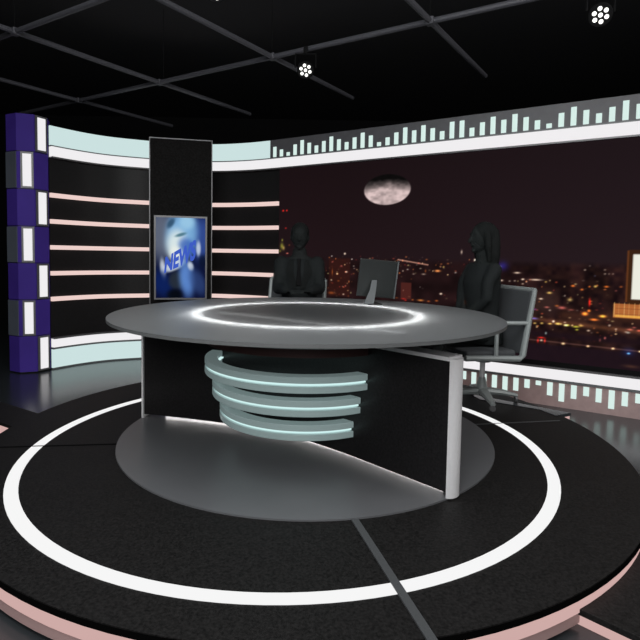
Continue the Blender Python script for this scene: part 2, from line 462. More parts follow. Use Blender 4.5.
# ---------------------------------------------------------------- video wall (its picture is painted on a fine mesh)
BLOBS = [(2.687,0.97,0.0327,0.0086,0.8,0.736,0.64),
    (2.839,0.916,0.0593,0.0067,0.8,0.736,0.64),
    (2.735,0.916,0.0162,0.0085,0.9,0.828,0.72),
    (2.558,0.899,0.0211,0.007,0.9,0.828,0.72),
    (2.67,0.9,0.0123,0.0064,0.5,0.46,0.4),
    (2.918,0.901,0.0116,0.0083,0.6,0.51,0.24),
    (2.949,0.811,0.0231,0.01,0.8,0.68,0.32),
    (2.885,0.757,0.0196,0.0084,0.8,0.736,0.64),
    (2.736,0.877,0.0122,0.0055,0.5,0.46,0.4),
    (3.206,1.01,0.0108,0.008,0.5,0.46,0.4),
    (3.24,1.043,0.0071,0.006,0.25,0.23,0.2),
    (3.347,1.014,0.0104,0.0059,0.35,0.322,0.28),
    (3.349,0.982,0.0104,0.0063,0.45,0.414,0.36),
    (3.377,0.983,0.0069,0.0059,0.3,0.276,0.24),
    (3.404,0.984,0.0069,0.0059,0.3,0.276,0.24),
    (3.279,0.964,0.0071,0.008,0.125,0.15,0.2),
    (3.124,0.877,0.0184,0.0098,0.9,0.45,0.135),
    (3.191,0.85,0.0145,0.0081,0.8,0.4,0.12),
    (3.244,0.876,0.0107,0.008,0.7,0.35,0.105),
    (3.286,0.88,0.0142,0.0104,0.8,0.68,0.32),
    (3.363,0.881,0.0208,0.0079,0.9,0.45,0.135),
    (3.463,0.885,0.0135,0.0062,0.5,0.25,0.075),
    (3.43,0.852,0.0102,0.0055,0.315,0.1575,0.14),
    (3.106,0.762,0.0223,0.0163,0.63,0.56,0.315),
    (3.25,0.748,0.0093,0.0361,0.99,0.11,0.066),
    (3.22,0.655,0.0253,0.0161,1.4,0.7,0.21),
    (3.248,0.681,0.0143,0.0121,1,0.5,0.15),
    (3.347,0.644,0.028,0.0119,1.3,0.845,0.26),
    (3.287,0.612,0.0355,0.01,1,0.5,0.15),
    (3.397,0.575,0.0104,0.0095,0.6,0.552,0.48),
    (3.251,0.52,0.0144,0.008,0.7,0.644,0.56),
    (3.37,0.471,0.007,0.0119,0.63,0.315,0.28),
    (3.092,0.551,0.0261,0.0082,0.675,0.72,0.18),
    (3.159,0.544,0.033,0.0081,0.675,0.72,0.18),
    (3.195,0.556,0.0218,0.0065,0.7,0.595,0.28),
    (3.167,0.52,0.0147,0.0081,0.6,0.64,0.16),
    (3.024,0.557,0.0266,0.0103,1,0.85,0.4),
    (2.989,0.574,0.0115,0.0104,1,0.92,0.8),
    (2.845,0.547,0.0159,0.0085,0.7,0.595,0.28),
    (2.9,0.551,0.0156,0.0084,0.8,0.68,0.32),
    (2.963,0.552,0.0193,0.0083,0.8,0.68,0.32),
    (3.085,0.55,0.0187,0.0082,0.8,0.736,0.64),
    (2.836,0.587,0.0397,0.0068,0.175,0.245,0.7),
    (2.935,0.47,0.0093,0.0126,0.48,0.57,0.54),
    (2.901,0.429,0.0313,0.005,0.81,0.09,0.054),
    (2.875,0.401,0.0047,0.0211,0.72,0.08,0.048),
    (2.929,0.406,0.0047,0.021,0.72,0.08,0.048),
    (2.902,0.407,0.0118,0.0084,0.7,0.644,0.56),
    (2.934,0.689,0.0232,0.0084,0.54,0.27,0.24),
    (2.958,0.665,0.0116,0.0083,0.5,0.46,0.4),
    (3.049,0.692,0.0377,0.0144,0.63,0.315,0.28),
    (3.01,0.706,0.019,0.0083,0.5,0.25,0.075),
    (2.833,0.665,0.0278,0.0063,0.35,0.15,0.4),
    (3.117,0.68,0.0296,0.0082,0.36,0.18,0.16),
    (2.532,1.021,0.0212,0.007,0.85,0.9,1),
    (2.566,1.026,0.0547,0.0478,0.055,0.066,0.33),
    (2.33,1.073,0.0177,0.0134,1.3,1.196,1.04),
    (2.202,1.143,0.01,0.0226,0.6,0.552,0.48),
    (2.227,0.945,0.0182,0.0081,0.7,0.644,0.56),
    (2.211,0.881,0.0137,0.0082,0.6,0.51,0.24),
    (2.021,0.753,0.0162,0.0102,0.9,0.828,0.72),
    (1.983,0.965,0.0336,0.0121,1,0.6,0.3),
    (2.039,1.003,0.0118,0.0092,0.6,0.51,0.24),
    (1.873,1.069,0.0147,0.007,0.4,0.2,0.06),
    (1.848,0.93,0.0247,0.0075,0.5,0.46,0.4),
    (1.866,0.961,0.0098,0.0188,0.35,0.175,0.0525),
    (1.748,0.929,0.0151,0.0076,0.4,0.368,0.32),
    (1.639,0.955,0.0103,0.0096,0.5,0.46,0.4),
    (1.816,0.983,0.0149,0.0071,0.4,0.368,0.32),
    (0.996,1.113,0.0141,0.0123,0.9,0.828,0.72),
    (1.018,0.926,0.0176,0.0103,0.7,0.644,0.56),
    (0.849,1.025,0.0121,0.0104,0.36,0.18,0.16),
    (0.958,0.986,0.0142,0.0103,0.45,0.225,0.2),
    (0.851,0.92,0.0091,0.0417,0.35,0.175,0.0525),
    (0.912,0.902,0.015,0.0104,0.5,0.25,0.075),
    (1.01,0.781,0.0118,0.0103,0.45,0.225,0.2),
    (0.988,0.693,0.0148,0.0093,0.6,0.552,0.48),
    (0.74,0.674,0.031,0.0137,0.9,0.54,0.225),
    (0.844,0.701,0.0486,0.0157,0.35,0.175,0.0525),
    (0.926,0.83,0.0179,0.0104,0.3,0.15,0.045),
    (0.812,1.071,0.0122,0.0084,0.4,0.2,0.06),
    (0.211,1.577,0.0163,0.0121,0.9,0.1,0.06),
    (0.259,1.578,0.0134,0.012,0.81,0.09,0.054),
    (0.248,1.385,0.0162,0.011,0.54,0.06,0.036),
    (0.198,1.188,0.0273,0.0442,0.375,0.4,0.1),
    (0.223,1.166,0.0204,0.0276,0.45,0.3825,0.18),
    (0.203,1.254,0.0136,0.0166,0.375,0.4,0.1),
    (0.273,1.108,0.0202,0.0088,0.7,0.35,0.28),
    (0.298,1.199,0.0134,0.0109,0.3,0.15,0.045),
    (0.171,1.132,0.0206,0.0166,0.3,0.32,0.08),
    (2.226,0.7,0.0502,0.0136,0.75,0.375,0.1125),
    (2.245,0.679,0.0318,0.0136,0.6,0.3,0.09),
    (2.2,0.653,0.0184,0.0091,0.6,0.3,0.09),
    (1.982,0.686,0.0193,0.0074,0.6,0.3,0.09),
    (1.825,0.681,0.0398,0.0104,0.7,0.42,0.175),
    (1.745,0.681,0.0152,0.0076,0.5,0.25,0.075),
    (1.673,0.672,0.0154,0.0077,0.54,0.06,0.036),
    (1.904,0.676,0.0196,0.0075,0.5,0.25,0.075),
    (1.579,0.69,0.021,0.0078,0.3,0.15,0.045),
    (1.652,0.685,0.031,0.0063,0.45,0.05,0.03),
    (3.07,0.395,0.0165,0.0099,1,0.85,0.6),
    (3.253,0.393,0.0144,0.0089,1,0.85,0.6),
    (3.429,0.393,0.0137,0.0087,1,0.85,0.6),
    (3.612,0.39,0.0131,0.0085,1,0.85,0.6),
    (3.536,0.366,0.0134,0.0078,0.4,0.75,1),
    (3.536,0.381,0.0535,0.0428,0.018,0.063,0.18),
    (3.538,0.554,0.0267,0.0078,0.54,0.27,0.24),
    (3.564,0.572,0.0166,0.0077,0.45,0.225,0.2),
    (3.598,0.551,0.0197,0.0077,0.7,0.28,0.21),
    (3.526,0.529,0.0167,0.0078,0.4,0.475,0.45),
    (3.557,0.266,0.0666,0.0155,0.15,0.1,0.05),
    (3.336,0.451,0.0056,0.0159,0.315,0.1575,0.14)]
def s2l(c):
    c = np.clip(c, 0, 1)
    return np.where(c <= 0.04045, c / 12.92, ((c + 0.055) / 1.055) ** 2.4)
def picture_mesh(name, P, ncol, nrow, rgb, m, parent):
    me = bpy.data.meshes.new(name)
    nv = ncol * nrow
    idx = np.arange(nv).reshape(nrow, ncol)
    fs = np.stack([idx[:-1, :-1], idx[:-1, 1:], idx[1:, 1:], idx[1:, :-1]], -1).reshape(-1, 4)
    me.vertices.add(nv)
    me.vertices.foreach_set('co', P.astype(np.float32).ravel())
    me.loops.add(fs.size)
    me.loops.foreach_set('vertex_index', fs.astype(np.int32).ravel())
    me.polygons.add(len(fs))
    me.polygons.foreach_set('loop_start', (np.arange(len(fs)) * 4).astype(np.int32))
    me.update(calc_edges=True)
    ca = me.color_attributes.new('picture', 'FLOAT_COLOR', 'POINT')
    lc = np.concatenate([s2l(rgb), np.ones((nv, 1))], 1)
    ca.data.foreach_set('color', lc.astype(np.float32).ravel())
    me.materials.append(m)
    o = bpy.data.objects.new(name, me)
    COL.objects.link(o)
    o.parent = parent
    return o
rng = np.random.default_rng(5)
def vnoise(x, y, sc, seed):
    g = np.random.default_rng(seed).random((64, 64))
    u, v = x / sc + 100, y / sc + 100
    i, j = np.floor(u).astype(int), np.floor(v).astype(int)
    a, b = u - i, v - j
    a, b = a * a * (3 - 2 * a), b * b * (3 - 2 * b)
    G = lambda p, q: g[p % 64, q % 64]
    return (G(i, j) * (1 - a) + G(i + 1, j) * a) * (1 - b) + (G(i, j + 1) * (1 - a) + G(i + 1, j + 1) * a) * b
s0, s1, z0, z1 = SV, SRR, 0.185, 2.05
NC, NR = int((s1 - s0) / 0.0062), int((z1 - z0) / 0.0062)
ss = np.linspace(s0, s1, NC)
zz = np.linspace(z0, z1, NR)
SG, ZG = np.meshgrid(ss, zz)
img = np.zeros(SG.shape + (3,))
sky_t = np.clip((ZG - 1.0) / 1.0, 0, 1)[..., None]
rgt = np.clip((SG - 1.0) / 2.5, 0, 1)[..., None]
img += (np.array([33, 21, 24]) * (1 - rgt) + np.array([38, 27, 31]) * rgt) / 255 * (1 - 0.18 * sky_t)
gnd = np.clip((1.08 - ZG) / 0.06, 0, 1)[..., None]
n1 = vnoise(SG, ZG, 0.09, 1)[..., None]
n2 = vnoise(SG, ZG, 0.035, 2)[..., None]
town = np.array([30, 17, 18]) * (0.7 + 0.7 * n1) + np.array([22, 14, 8]) * (n2 - 0.3) * np.clip((SG - 2.4) / 0.5, 0, 1)[..., None]
img = img * (1 - gnd) + gnd * town / 255
def rect(a, b, c, d, col, blur=0.006, k=1.0):
    global img
    m = np.clip((SG - a) / blur, 0, 1) * np.clip((c - SG) / blur, 0, 1) * np.clip((ZG - b) / blur, 0, 1) * np.clip((d - ZG) / blur, 0, 1) * k
    img = img * (1 - m[..., None]) + m[..., None] * np.array(col) / 255
rect(0.80, 0.66, 1.07, 1.075, (52, 24, 20), 0.02, 0.8)
rect(1.617, 0.68, 1.734, 0.848, (74, 34, 30), 0.01)
rect(2.50, 0.60, 3.05, 0.86, (58, 40, 36), 0.08, 0.7)
rect(3.0, 0.57, 3.9, 0.70, (66, 38, 28), 0.06, 0.7)
rect(2.45, 0.42, 4.35, 0.50, (30, 18, 24), 0.03, 0.8)
rect(s0, 0.185, 4.35, 0.385, (30, 19, 26), 0.02, 0.9)
rect(3.491, 0.764, 3.545, 1.173, (92, 52, 28), 0.006)
rect(3.505, 0.72, 3.72, 1.178, (58, 34, 20), 0.006)
rect(3.53, 0.787, 3.69, 1.145, (236, 236, 224), 0.008)
rect(3.60, 0.79, 3.64, 1.145, (205, 212, 170), 0.03, 0.6)
rect(3.414, 0.637, 3.78, 0.756, (178, 104, 54), 0.008)
for i in range(11):
    a = 3.42 + i * 0.034
    rect(a, 0.645, a + 0.007, 0.762, (238, 190, 120), 0.004, 0.8)
for b in (0.668, 0.69, 0.712, 0.735):
    rect(3.43, b, 3.77, b + 0.006, (110, 62, 40), 0.004, 0.7)
rect(3.425, 0.642, 3.76, 0.668, (250, 190, 84), 0.01, 0.8)
# the moon
mu, mv = (SG - 1.449) / 0.254, (ZG - 1.745) / 0.153
mr = np.hypot(mu, mv)
dsk = np.clip((1 - mr) / 0.06, 0, 1)[..., None]
mn = 0.4 * vnoise(SG, ZG * 1.6, 0.028, 3) + 0.6 * vnoise(SG, ZG * 1.6, 0.07, 4)
moon = np.array([214, 190, 188])[None, None] * (0.72 + 0.42 * mn[..., None]) / 255
shade = np.clip((0.78 - mv - 0.22 * mu ** 2 + 0.12 * (mn - 0.5)) / 0.85, 0.07, 1)[..., None]
img = img * (1 - dsk) + dsk * moon * shade
def blob(a, b, hw, hh, col):
    pad = 2.2
    i0, i1 = np.searchsorted(ss, [a - hw * pad - 0.01, a + hw * pad + 0.01])
    j0, j1 = np.searchsorted(zz, [b - hh * pad - 0.01, b + hh * pad + 0.01])
    if i1 <= i0 or j1 <= j0: return
    q = ((SG[j0:j1, i0:i1] - a) / hw) ** 2 + ((ZG[j0:j1, i0:i1] - b) / hh) ** 2
    img[j0:j1, i0:i1] += np.exp(-q * 1.7)[..., None] * np.array(col)
def road(a, b, c, d, col, wd=0.006):
    t = np.clip((SG - a) / (c - a), 0, 1)
    zc = b + (d - b) * t
    m = np.exp(-((ZG - zc) / wd) ** 2) * ((SG > a) & (SG < c))
    img[...] += m[..., None] * np.array(col) / 255
road(1.579, 1.064, 1.894, 1.018, (150, 110, 90))
road(2.7, 0.407, 4.35, 0.376, (48, 34, 30))
road(2.5, 0.60, 4.35, 0.50, (50, 30, 16), 0.02)
for b in BLOBS:
    a, z, hw, hh = b[:4]
    blob(a, z, max(hw, 0.009), max(hh, 0.008), b[4:])
pal = np.array([(1, .55, .25), (.8, .3, .18), (1, .85, .6), (.95, .92, .85), (.5, .14, .12), (.8, .78, .5)])
for (a, b, c, d, n, k) in ((0.78, 0.67, 1.10, 1.09, 60, .45), (1.1, 0.93, 2.35, 1.10, 110, .42), (1.1, 0.68, 2.4, 0.92, 26, .25), (2.45, 0.60, 3.4, 0.93, 95, .38), (2.5, 0.50, 4.3, 0.62, 70, .45), (3.7, 0.6, 4.3, 1.05, 80, .5), (0.16, 0.66, 0.78, 1.1, 20, .3), (2.5, 0.42, 4.3, 0.5, 12, .3)):
    for i in range(n):
        hw = rng.uniform(0.006, 0.014)
        blob(rng.uniform(a, c), rng.uniform(b, d), hw, 0.0075, pal[rng.integers(6)] * k * rng.uniform(0.1, 1.0) ** 2 * 1.6)
P = np.zeros(SG.shape + (3,))
nrm = Vector((DR.y, -DR.x))
vw = thing('video_wall', 'wide screen showing a reddish night city with a pale moon', 'screen', (A0.x + DR.x * 2, A0.y + DR.y * 2, 0.185))
P[..., 0] = A0.x + DR.x * (SG * 1.007 + 0.003) + nrm.x * 0.006 - vw.location.x
P[..., 1] = A0.y + DR.y * (SG * 1.007 + 0.003) + nrm.y * 0.006 - vw.location.y
P[..., 2] = ZG - vw.location.z
picture_mesh('city_picture', P.reshape(-1, 3), NC, NR, img.reshape(-1, 3), vcol('city_night_display'), vw)
rel(ribbon(SV, SRR, 0.184, 2.05, -0.012, 0.002), vw).build('screen_panel', M['black'], vw)
rel(ribbon(SV, SRR, 0.183, 0.235, 0.002, 0.012), vw).build('bottom_bezel', M['black'], vw)

# ================================================================ TOWER AND ITS TELEVISION
tA, tB = Vector((-1.757, 5.40)), Vector((-1.142, 5.53))
td = (tB - tA).normalized(); tn = Vector((td.y, -td.x)); tw = (tB - tA).length
tc = (tA + tB) / 2
tang = math.atan2(td.y, td.x)
tower = thing('panel_tower', 'tall black panel tower with a thin silver edge holding the portrait television', 'panel', (tc.x, tc.y, F), tang)
MB().box((0, 0.06, 1.197), (tw - 0.016, 0.11, 2.394)).build('panel', M['tower'], tower)
for sx in (-1, 1):
    MB().box((sx * (tw / 2 - 0.004), 0.055, 1.197), (0.009, 0.13, 2.394)).build('edge_strip', M['frame'], tower)
MB().box((0, 0.055, 2.396), (tw, 0.13, 0.009)).build('edge_strip', M['frame'], tower)
tv = thing('television', 'portrait television with a blue globe and the word NEWS, mounted on the black tower', 'television', (tc.x, tc.y, 1.04), tang)
TW, TH = 0.528, 0.86
MB().box((0, -0.025, 0), (TW, 0.05, TH)).build('housing', M['dark'], tv, bevel=0.004)
fr = MB()
for sx in (-1, 1): fr.box((sx * (TW / 2 - 0.009), -0.053, 0), (0.018, 0.008, TH))
for sz_ in (-1, 1): fr.box((0, -0.053, sz_ * (TH / 2 - 0.009)), (TW - 0.036, 0.008, 0.018))
fr.build('bezel', M['frame'], tv)
nc, nr = 110, 180
X, Z = np.meshgrid(np.linspace(0, 1, nc), np.linspace(0, 1, nr))     # 0..1 left-right, bottom-top
T = np.zeros(X.shape + (3,)) + np.array([10, 16, 48]) / 255
def g(cx, cz, rx, rz, col, a=0, k=1.0, hard=2):
    u, v = X - cx, (Z - cz) * 1.65
    ca, sa = math.cos(a), math.sin(a)
    q = ((u * ca + v * sa) / rx) ** 2 + ((-u * sa + v * ca) / (rz)) ** 2
    m = np.clip(np.exp(-q ** hard), 0, 1)[..., None] * k
    T[...] = T * (1 - m) + m * np.array(col) / 255
g(0.1, 0.8, 0.28, 0.6, (92, 100, 118))
g(0.95, 0.75, 0.3, 0.5, (52, 78, 150), 0, .9)
g(0.52, 0.80, 0.33, 0.55, (120, 170, 214), -0.1, 1, 3)
g(0.42, 0.66, 0.22, 0.34, (226, 236, 232), 0, .9)
g(0.62, 0.95, 0.16, 0.16, (150, 196, 226))
g(0.50, 0.79, 0.12, 0.035, (60, 104, 120), 0.3, .8)
g(0.30, 0.93, 0.06, 0.12, (40, 70, 96), -0.6, .8)
g(0.62, 0.64, 0.16, 0.2, (52, 92, 176), 0.5, .8)
g(0.86, 0.62, 0.05, 0.16, (214, 226, 240), 0, .8)
g(0.14, 0.36, 0.06, 0.22, (206, 214, 226), 0.1, .9)
g(0.36, 0.40, 0.26, 0.10, (216, 226, 236), 0.42, .9, 3)
g(0.40, 0.55, 0.13, 0.16, (236, 240, 232), 0.2, .8)
g(0.12, 0.18, 0.2, 0.3, (14, 34, 92), 0.5, .9)
g(0.42, 0.22, 0.17, 0.2, (40, 48, 58), 0, .9, 3)
g(0.62, 0.25, 0.16, 0.42, (92, 136, 206), 0.1, .95)
g(0.70, 0.40, 0.06, 0.1, (230, 238, 244), 0.3, .8)
g(0.85, 0.2, 0.16, 0.3, (52, 76, 130), 0.4, .7)
g(0.38, 0.04, 0.16, 0.12, (6, 10, 16), 0, .9)
g(0.96, 0.46, 0.1, 0.14, (10, 18, 40), 0, .8)
P = np.stack([(X - 0.5) * (TW - 0.036), np.full(X.shape, -0.0515), (Z - 0.5) * (TH - 0.036)], -1)
picture_mesh('screen', P.reshape(-1, 3), nc, nr, T.reshape(-1, 3), vcol('globe_display'), tv)
fc = bpy.data.curves.new('news', 'FONT')
fc.body = 'NEWS'
fc.size = 0.17
fc.extrude = 0.001
fc.offset = 0.008
fo = bpy.data.objects.new('tmp_text', fc)
COL.objects.link(fo)
dg = bpy.context.evaluated_depsgraph_get()
tm = bpy.data.meshes.new_from_object(fo.evaluated_get(dg))
bpy.data.objects.remove(fo)
xs = [v.co.x for v in tm.vertices]
for v in tm.vertices:                                   # the word grows and climbs to the right
    u = (v.co.x - min(xs)) / (max(xs) - min(xs))
    v.co = Vector((-0.165 + 0.31 * u + 0.1 * v.co.y, v.co.z * 0.5 - 0.055, -0.15 + 0.15 * u + v.co.y * (1.25 + 0.35 * u)))
tm.materials.clear()
tm.materials.append(emis('news_blue', (62, 92, 196)))
to = bpy.data.objects.new('news_lettering', tm)
COL.objects.link(to)
to.parent = tv

# ================================================================ LIGHT COLUMN
PC = Vector((-2.975, 5.385))
colm = thing('light_column', 'purple faceted column of seven stacked blocks, each with one glowing white panel', 'column', (PC.x, PC.y, F))
R8 = 0.2
ANG = math.atan2(-0.92, 0.33)          # direction of the facet turned to the camera
def octo(r, rot=0.0):
    return [(r * math.cos(ANG + rot + PI / 8 + i * PI / 4), r * math.sin(ANG + rot + PI / 8 + i * PI / 4)) for i in range(8)]
def facet(k):                           # k: -1 left, 0 middle, 1 right
    a = ANG + k * PI / 4
    n = Vector((math.cos(a), math.sin(a)))
    return n, a, R8 * math.cos(PI / 8)
for i in range(7):
    zt = 2.428 - 0.3655 * i - F
    zb = zt - 0.3655
    b = MB().prism(octo(R8), zb + 0.003, zt - 0.003).build('block', M['purple'], colm, bevel=0.003)
    MB().prism(octo(R8 - 0.008), zb - 0.003, zb + 0.003).build('joint', M['dark'], colm)
    k = 1 if i % 2 == 0 else 0
    n, a, dd = facet(k)
    wf = 2 * R8 * math.sin(PI / 8)
    tx = Vector((-n.y, n.x)) * (wf * 0.1 if k == 0 else 0.0)
    fw_, lw_ = (0.74, 0.5) if k == 0 else (0.84, 0.56)
    MB().box((n.x * (dd + 0.006) + tx.x, n.y * (dd + 0.006) + tx.y, (zb + zt) / 2), (0.012, wf * fw_, 0.352), a).build('panel_frame', M['frame'], b)
    MB().box((n.x * (dd + 0.013) + tx.x, n.y * (dd + 0.013) + tx.y, (zb + zt) / 2), (0.006, wf * lw_, 0.315), a).build('light_panel', M['white'], b)
    if k == 0:
        n, a, dd = facet(-1)
        MB().box((n.x * (dd + 0.004), n.y * (dd + 0.004), (zb + zt) / 2), (0.008, wf * 0.97, 0.352), a).build('grey_cladding', M['greyp'], b)

# ================================================================ DESK
DX, DY = -0.066, 3.085
desk = thing('news_desk', 'round grey desk with a glowing ring top and three curved teal tiers', 'desk', (DX, DY, 0))
TR, TZ = 1.108, 0.752
DXp, DYp = -0.078, 3.155
def D_(mb): return rel(mb, desk)
D_(MB().prism(circ(-0.066, 3.195, 1.105, 160), 0.001, 0.009)).build('plinth', M['disc'], desk)
gl = MB()
n = 160
RI = 0.612
gl.add([(x, y, TZ) for x, y in circ(DX, DY, RI, n)] + [(x, y, TZ) for x, y in circ(DX, DY, TR, n)], [(i, n + i, n + (i + 1) % n, (i + 1) % n) for i in range(n)])
D_(gl).build('glass_top', M['glass'], desk)
gi = MB()
gi.add([(DX, DY, TZ)] + [(x, y, TZ) for x, y in circ(DX, DY, RI, n)], [(0, i + 1, (i + 1) % n + 1) for i in range(n)])
D_(gi).build('smoked_inlay', M['glass_dark'], desk)
D_(washer(MB(), DX, DY, TR - 0.02, TR, TZ - 0.016, TZ - 0.0005, n=160)).build('rim', M['rim'], desk)
D_(MB().lathe([(0.0, TZ - 0.075), (0.80, TZ - 0.075), (1.085, TZ - 0.018), (1.085, TZ - 0.014), (0.795, TZ - 0.068), (0.0, TZ - 0.068)], 128, (DX, DY, 0))).build('light_tray', M['pan'], desk)
LR = 0.65
D_(MB().tube([(DX + LR * math.cos(2 * PI * i / 96), DY + LR * math.sin(2 * PI * i / 96), TZ - 0.030) for i in range(96)], 0.007, 8, closed=True)).build('ring_lamp', M['lamp'], desk, smooth=True)
streak = [(-0.60, 3.02), (-0.40, 2.90), (-0.16, 2.72), (0.10, 2.50), (0.32, 2.33), (0.50, 2.18)]  # added glow tubes imitate the panel's top edge seen through the glass
D_(MB().tube([(x, y, TZ - 0.03) for x, y in streak[:4]], 0.003, 6)).build('added_streak_tube', M['streak_glow'], desk)
D_(MB().tube([(0.20, 2.44, TZ - 0.03), (0.30, 2.37, TZ - 0.026), (0.38, 2.32, TZ - 0.022)], 0.003, 6)).build('added_streak_tube', M['streak_glow'], desk)
D_(MB().lathe([(0.60, 0.585), (0.60, TZ - 0.07), (0.0, TZ - 0.07), (0.0, 0.585)][::-1], 96, (DXp, DYp, 0))).build('band_drum', M['band_drum'], desk, smooth=True)  # added drum stands in for the reddish band reflected on the panel
# the curved panel that carries the top
pk = [(-1.6, 3.47), (-1.136, 3.386), (-0.60, 3.234), (-0.20, 3.04), (0.103, 2.80), (0.35, 2.55), (0.584, 2.307), (0.8, 2.07)]
pc = [tuple(p) for p in catmull(pk, 12)] + [(0.584, 2.307)]
rings = []
TK = 0.085
for i, p in enumerate(pc):
    a, b = Vector(pc[max(i - 1, 0)]), Vector(pc[min(i + 1, len(pc) - 1)])
    d = (b - a).normalized()
    nb = Vector((-d.y, d.x)) * TK
    rings.append([(p[0], p[1], 0.034), (p[0] + nb.x, p[1] + nb.y, 0.034), (p[0] + nb.x, p[1] + nb.y, 0.632), (p[0], p[1], 0.632)])
D_(MB().loft(rings)).build('front_panel', M['granite'], desk, smooth=True)
trim = MB()
rr = []
for i, p in enumerate(pc[20:]):
    j = i + 20
    a, b = Vector(pc[max(j - 1, 0)]), Vector(pc[min(j + 1, len(pc) - 1)])
    d = (b - a).normalized()
    nb = Vector((-d.y, d.x))
    q = Vector(p) - nb * 0.012
    e = Vector(p) + nb * (TK + 0.012)
    rr.append([(q.x, q.y, 0.632), (e.x, e.y, 0.632), (e.x, e.y, 0.65), (q.x, q.y, 0.65)])
trim.loft(rr)
D_(trim).build('top_rail', M['silver'], desk)
# rounded silver end post
d = Vector((0.584 - 0.35, 2.307 - 2.55)).normalized()
nb = Vector((-d.y, d.x))
e0 = Vector((0.584, 2.307)) - nb * 0.004
poly = [tuple(e0), tuple(e0 + nb * (TK + 0.008))]
for i in range(1, 10):
    a = PI * i / 10
    c = e0 + nb * (TK + 0.008) / 2
    poly.append(tuple(c + nb * math.cos(a) * (TK + 0.008) / 2 + d * math.sin(a) * 0.03))
D_(MB().prism(poly, 0.009, 0.64)).build('end_post', M['silver'], desk, smooth=True)
e1 = Vector((-1.139, 3.386))
D_(MB().box((e1.x, e1.y + TK / 2, 0.32), (0.012, TK + 0.01, 0.62), -0.2)).build('end_trim', M['silver'], desk)
led = []
for p in pc[2:-2]:
    led.append((p[0] + 0.045, p[1] + 0.055, 0.018))
D_(MB().tube(led, 0.004, 6)).build('base_light_strip', M['led'], desk)
# three curved tiers
def inside_panel(a, r):
    x, y = DXp + r * math.cos(a), DYp + r * math.sin(a)
    for i in range(len(pc) - 1):
        if min(pc[i][0], pc[i + 1][0]) <= x <= max(pc[i][0], pc[i + 1][0]):
            t = (x - pc[i][0]) / (pc[i + 1][0] - pc[i][0] + 1e-9)
            return y > pc[i][1] + t * (pc[i + 1][1] - pc[i][1])
    return False
for zc, r in ((0.448, 0.60), (0.316, 0.556), (0.178, 0.512)):
    a = -PI / 2
    while not inside_panel(a, r): a += 0.01
    aR = a + 0.01
    a = -PI / 2
    while not inside_panel(a, r) and a > -PI * 1.2: a -= 0.01
    aL = a - 0.04
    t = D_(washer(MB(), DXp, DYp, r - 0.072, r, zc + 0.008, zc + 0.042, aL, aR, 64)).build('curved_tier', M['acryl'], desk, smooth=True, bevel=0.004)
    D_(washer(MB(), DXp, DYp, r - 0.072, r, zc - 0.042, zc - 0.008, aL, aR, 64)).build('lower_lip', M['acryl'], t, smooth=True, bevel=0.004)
    D_(washer(MB(), DXp, DYp, r - 0.08, r - 0.012, zc - 0.004, zc + 0.004, aL, aR - 0.02, 64)).build('light_strip', M['tline'], t, smooth=True)

# ================================================================ CHAIRS
def chair(loc, rz, label):
    t = thing('office_chair', label, 'chair', loc, rz, 'grey office chairs behind the desk')
    A = M['alu']
    # local: faces -y
    for sx in (-1, 1):
        x = sx * 0.265
        MB().tube([(x, -0.30, 0.395), (x, 0.13, 0.375), (x, 0.155, 0.40), (x, 0.235, 0.87)], [0.018, 0.022, 0.023, 0.017], 8).build('side_frame', A, t, smooth=True)
        MB().tube([(x, 0.195, 0.63), (x, -0.03, 0.635), (x, -0.06, 0.61), (x, -0.06, 0.40)], 0.015, 8).build('armrest', A, t, smooth=True)
    MB().box((0, 0.197, 0.63), (0.50, 0.028, 0.46), mt=Matrix.Rotation(-0.14, 3, 'X')).build('backrest', M['mesh'], t, bevel=0.01)
    MB().tube([(-0.265, 0.235, 0.868), (0.265, 0.235, 0.868)], 0.017, 8).build('top_rail', A, t, smooth=True)
    MB().box((0, -0.085, 0.41), (0.50, 0.40, 0.05)).build('seat', M['mesh'], t, bevel=0.018)
    MB().box((0, -0.085, 0.378), (0.52, 0.42, 0.022)).build('seat_frame', A, t, bevel=0.008)
    MB().lathe([(0.0, 0.30), (0.06, 0.31), (0.09, 0.37), (0.0, 0.375)], 20).build('seat_mount', A, t, smooth=True)
    MB().lathe([(0.0, 0.09), (0.02, 0.09), (0.02, 0.33), (0.0, 0.33)], 16).build('gas_lift', M['silver'], t, smooth=True)
    MB().lathe([(0.0, 0.055), (0.05, 0.06), (0.036, 0.14), (0.024, 0.19), (0.0, 0.19)], 20).build('hub', A, t, smooth=True)
    for i in range(4):
        a = PI * i / 2 - rz
        c, s = math.cos(a), math.sin(a)
        lg = MB().tube([(0.02 * c, 0.02 * s, 0.085), (0.15 * c, 0.15 * s, 0.075), (0.27 * c, 0.27 * s, 0.052)], [0.042, 0.034, 0.02], 8, ry=0.7).build('leg', A, t, smooth=True)
        MB().lathe([(0.0, -0.009), (0.022, -0.009), (0.022, 0.009), (0.0, 0.009)], 14, (0.262 * c, 0.262 * s, 0.0225), mt=Matrix.Rotation(a + PI / 2, 3, 'Z') @ Matrix.Rotation(PI / 2, 3, 'X')).build('caster', M['frame'], lg, smooth=True)
    return t
CRZ = math.atan2(-0.97, -0.25) - (-PI / 2)      # filled so that local -y points along (-0.97,-0.25)
CRZ = math.atan2(-0.25, -0.97) + PI / 2
chair((1.245, 3.95, 0), CRZ, 'grey office chair seen from its side at the right end of the desk')
chair((-0.275, 4.65, 0), -0.3, 'grey office chair behind the middle left of the desk, mostly hidden by the seated man')

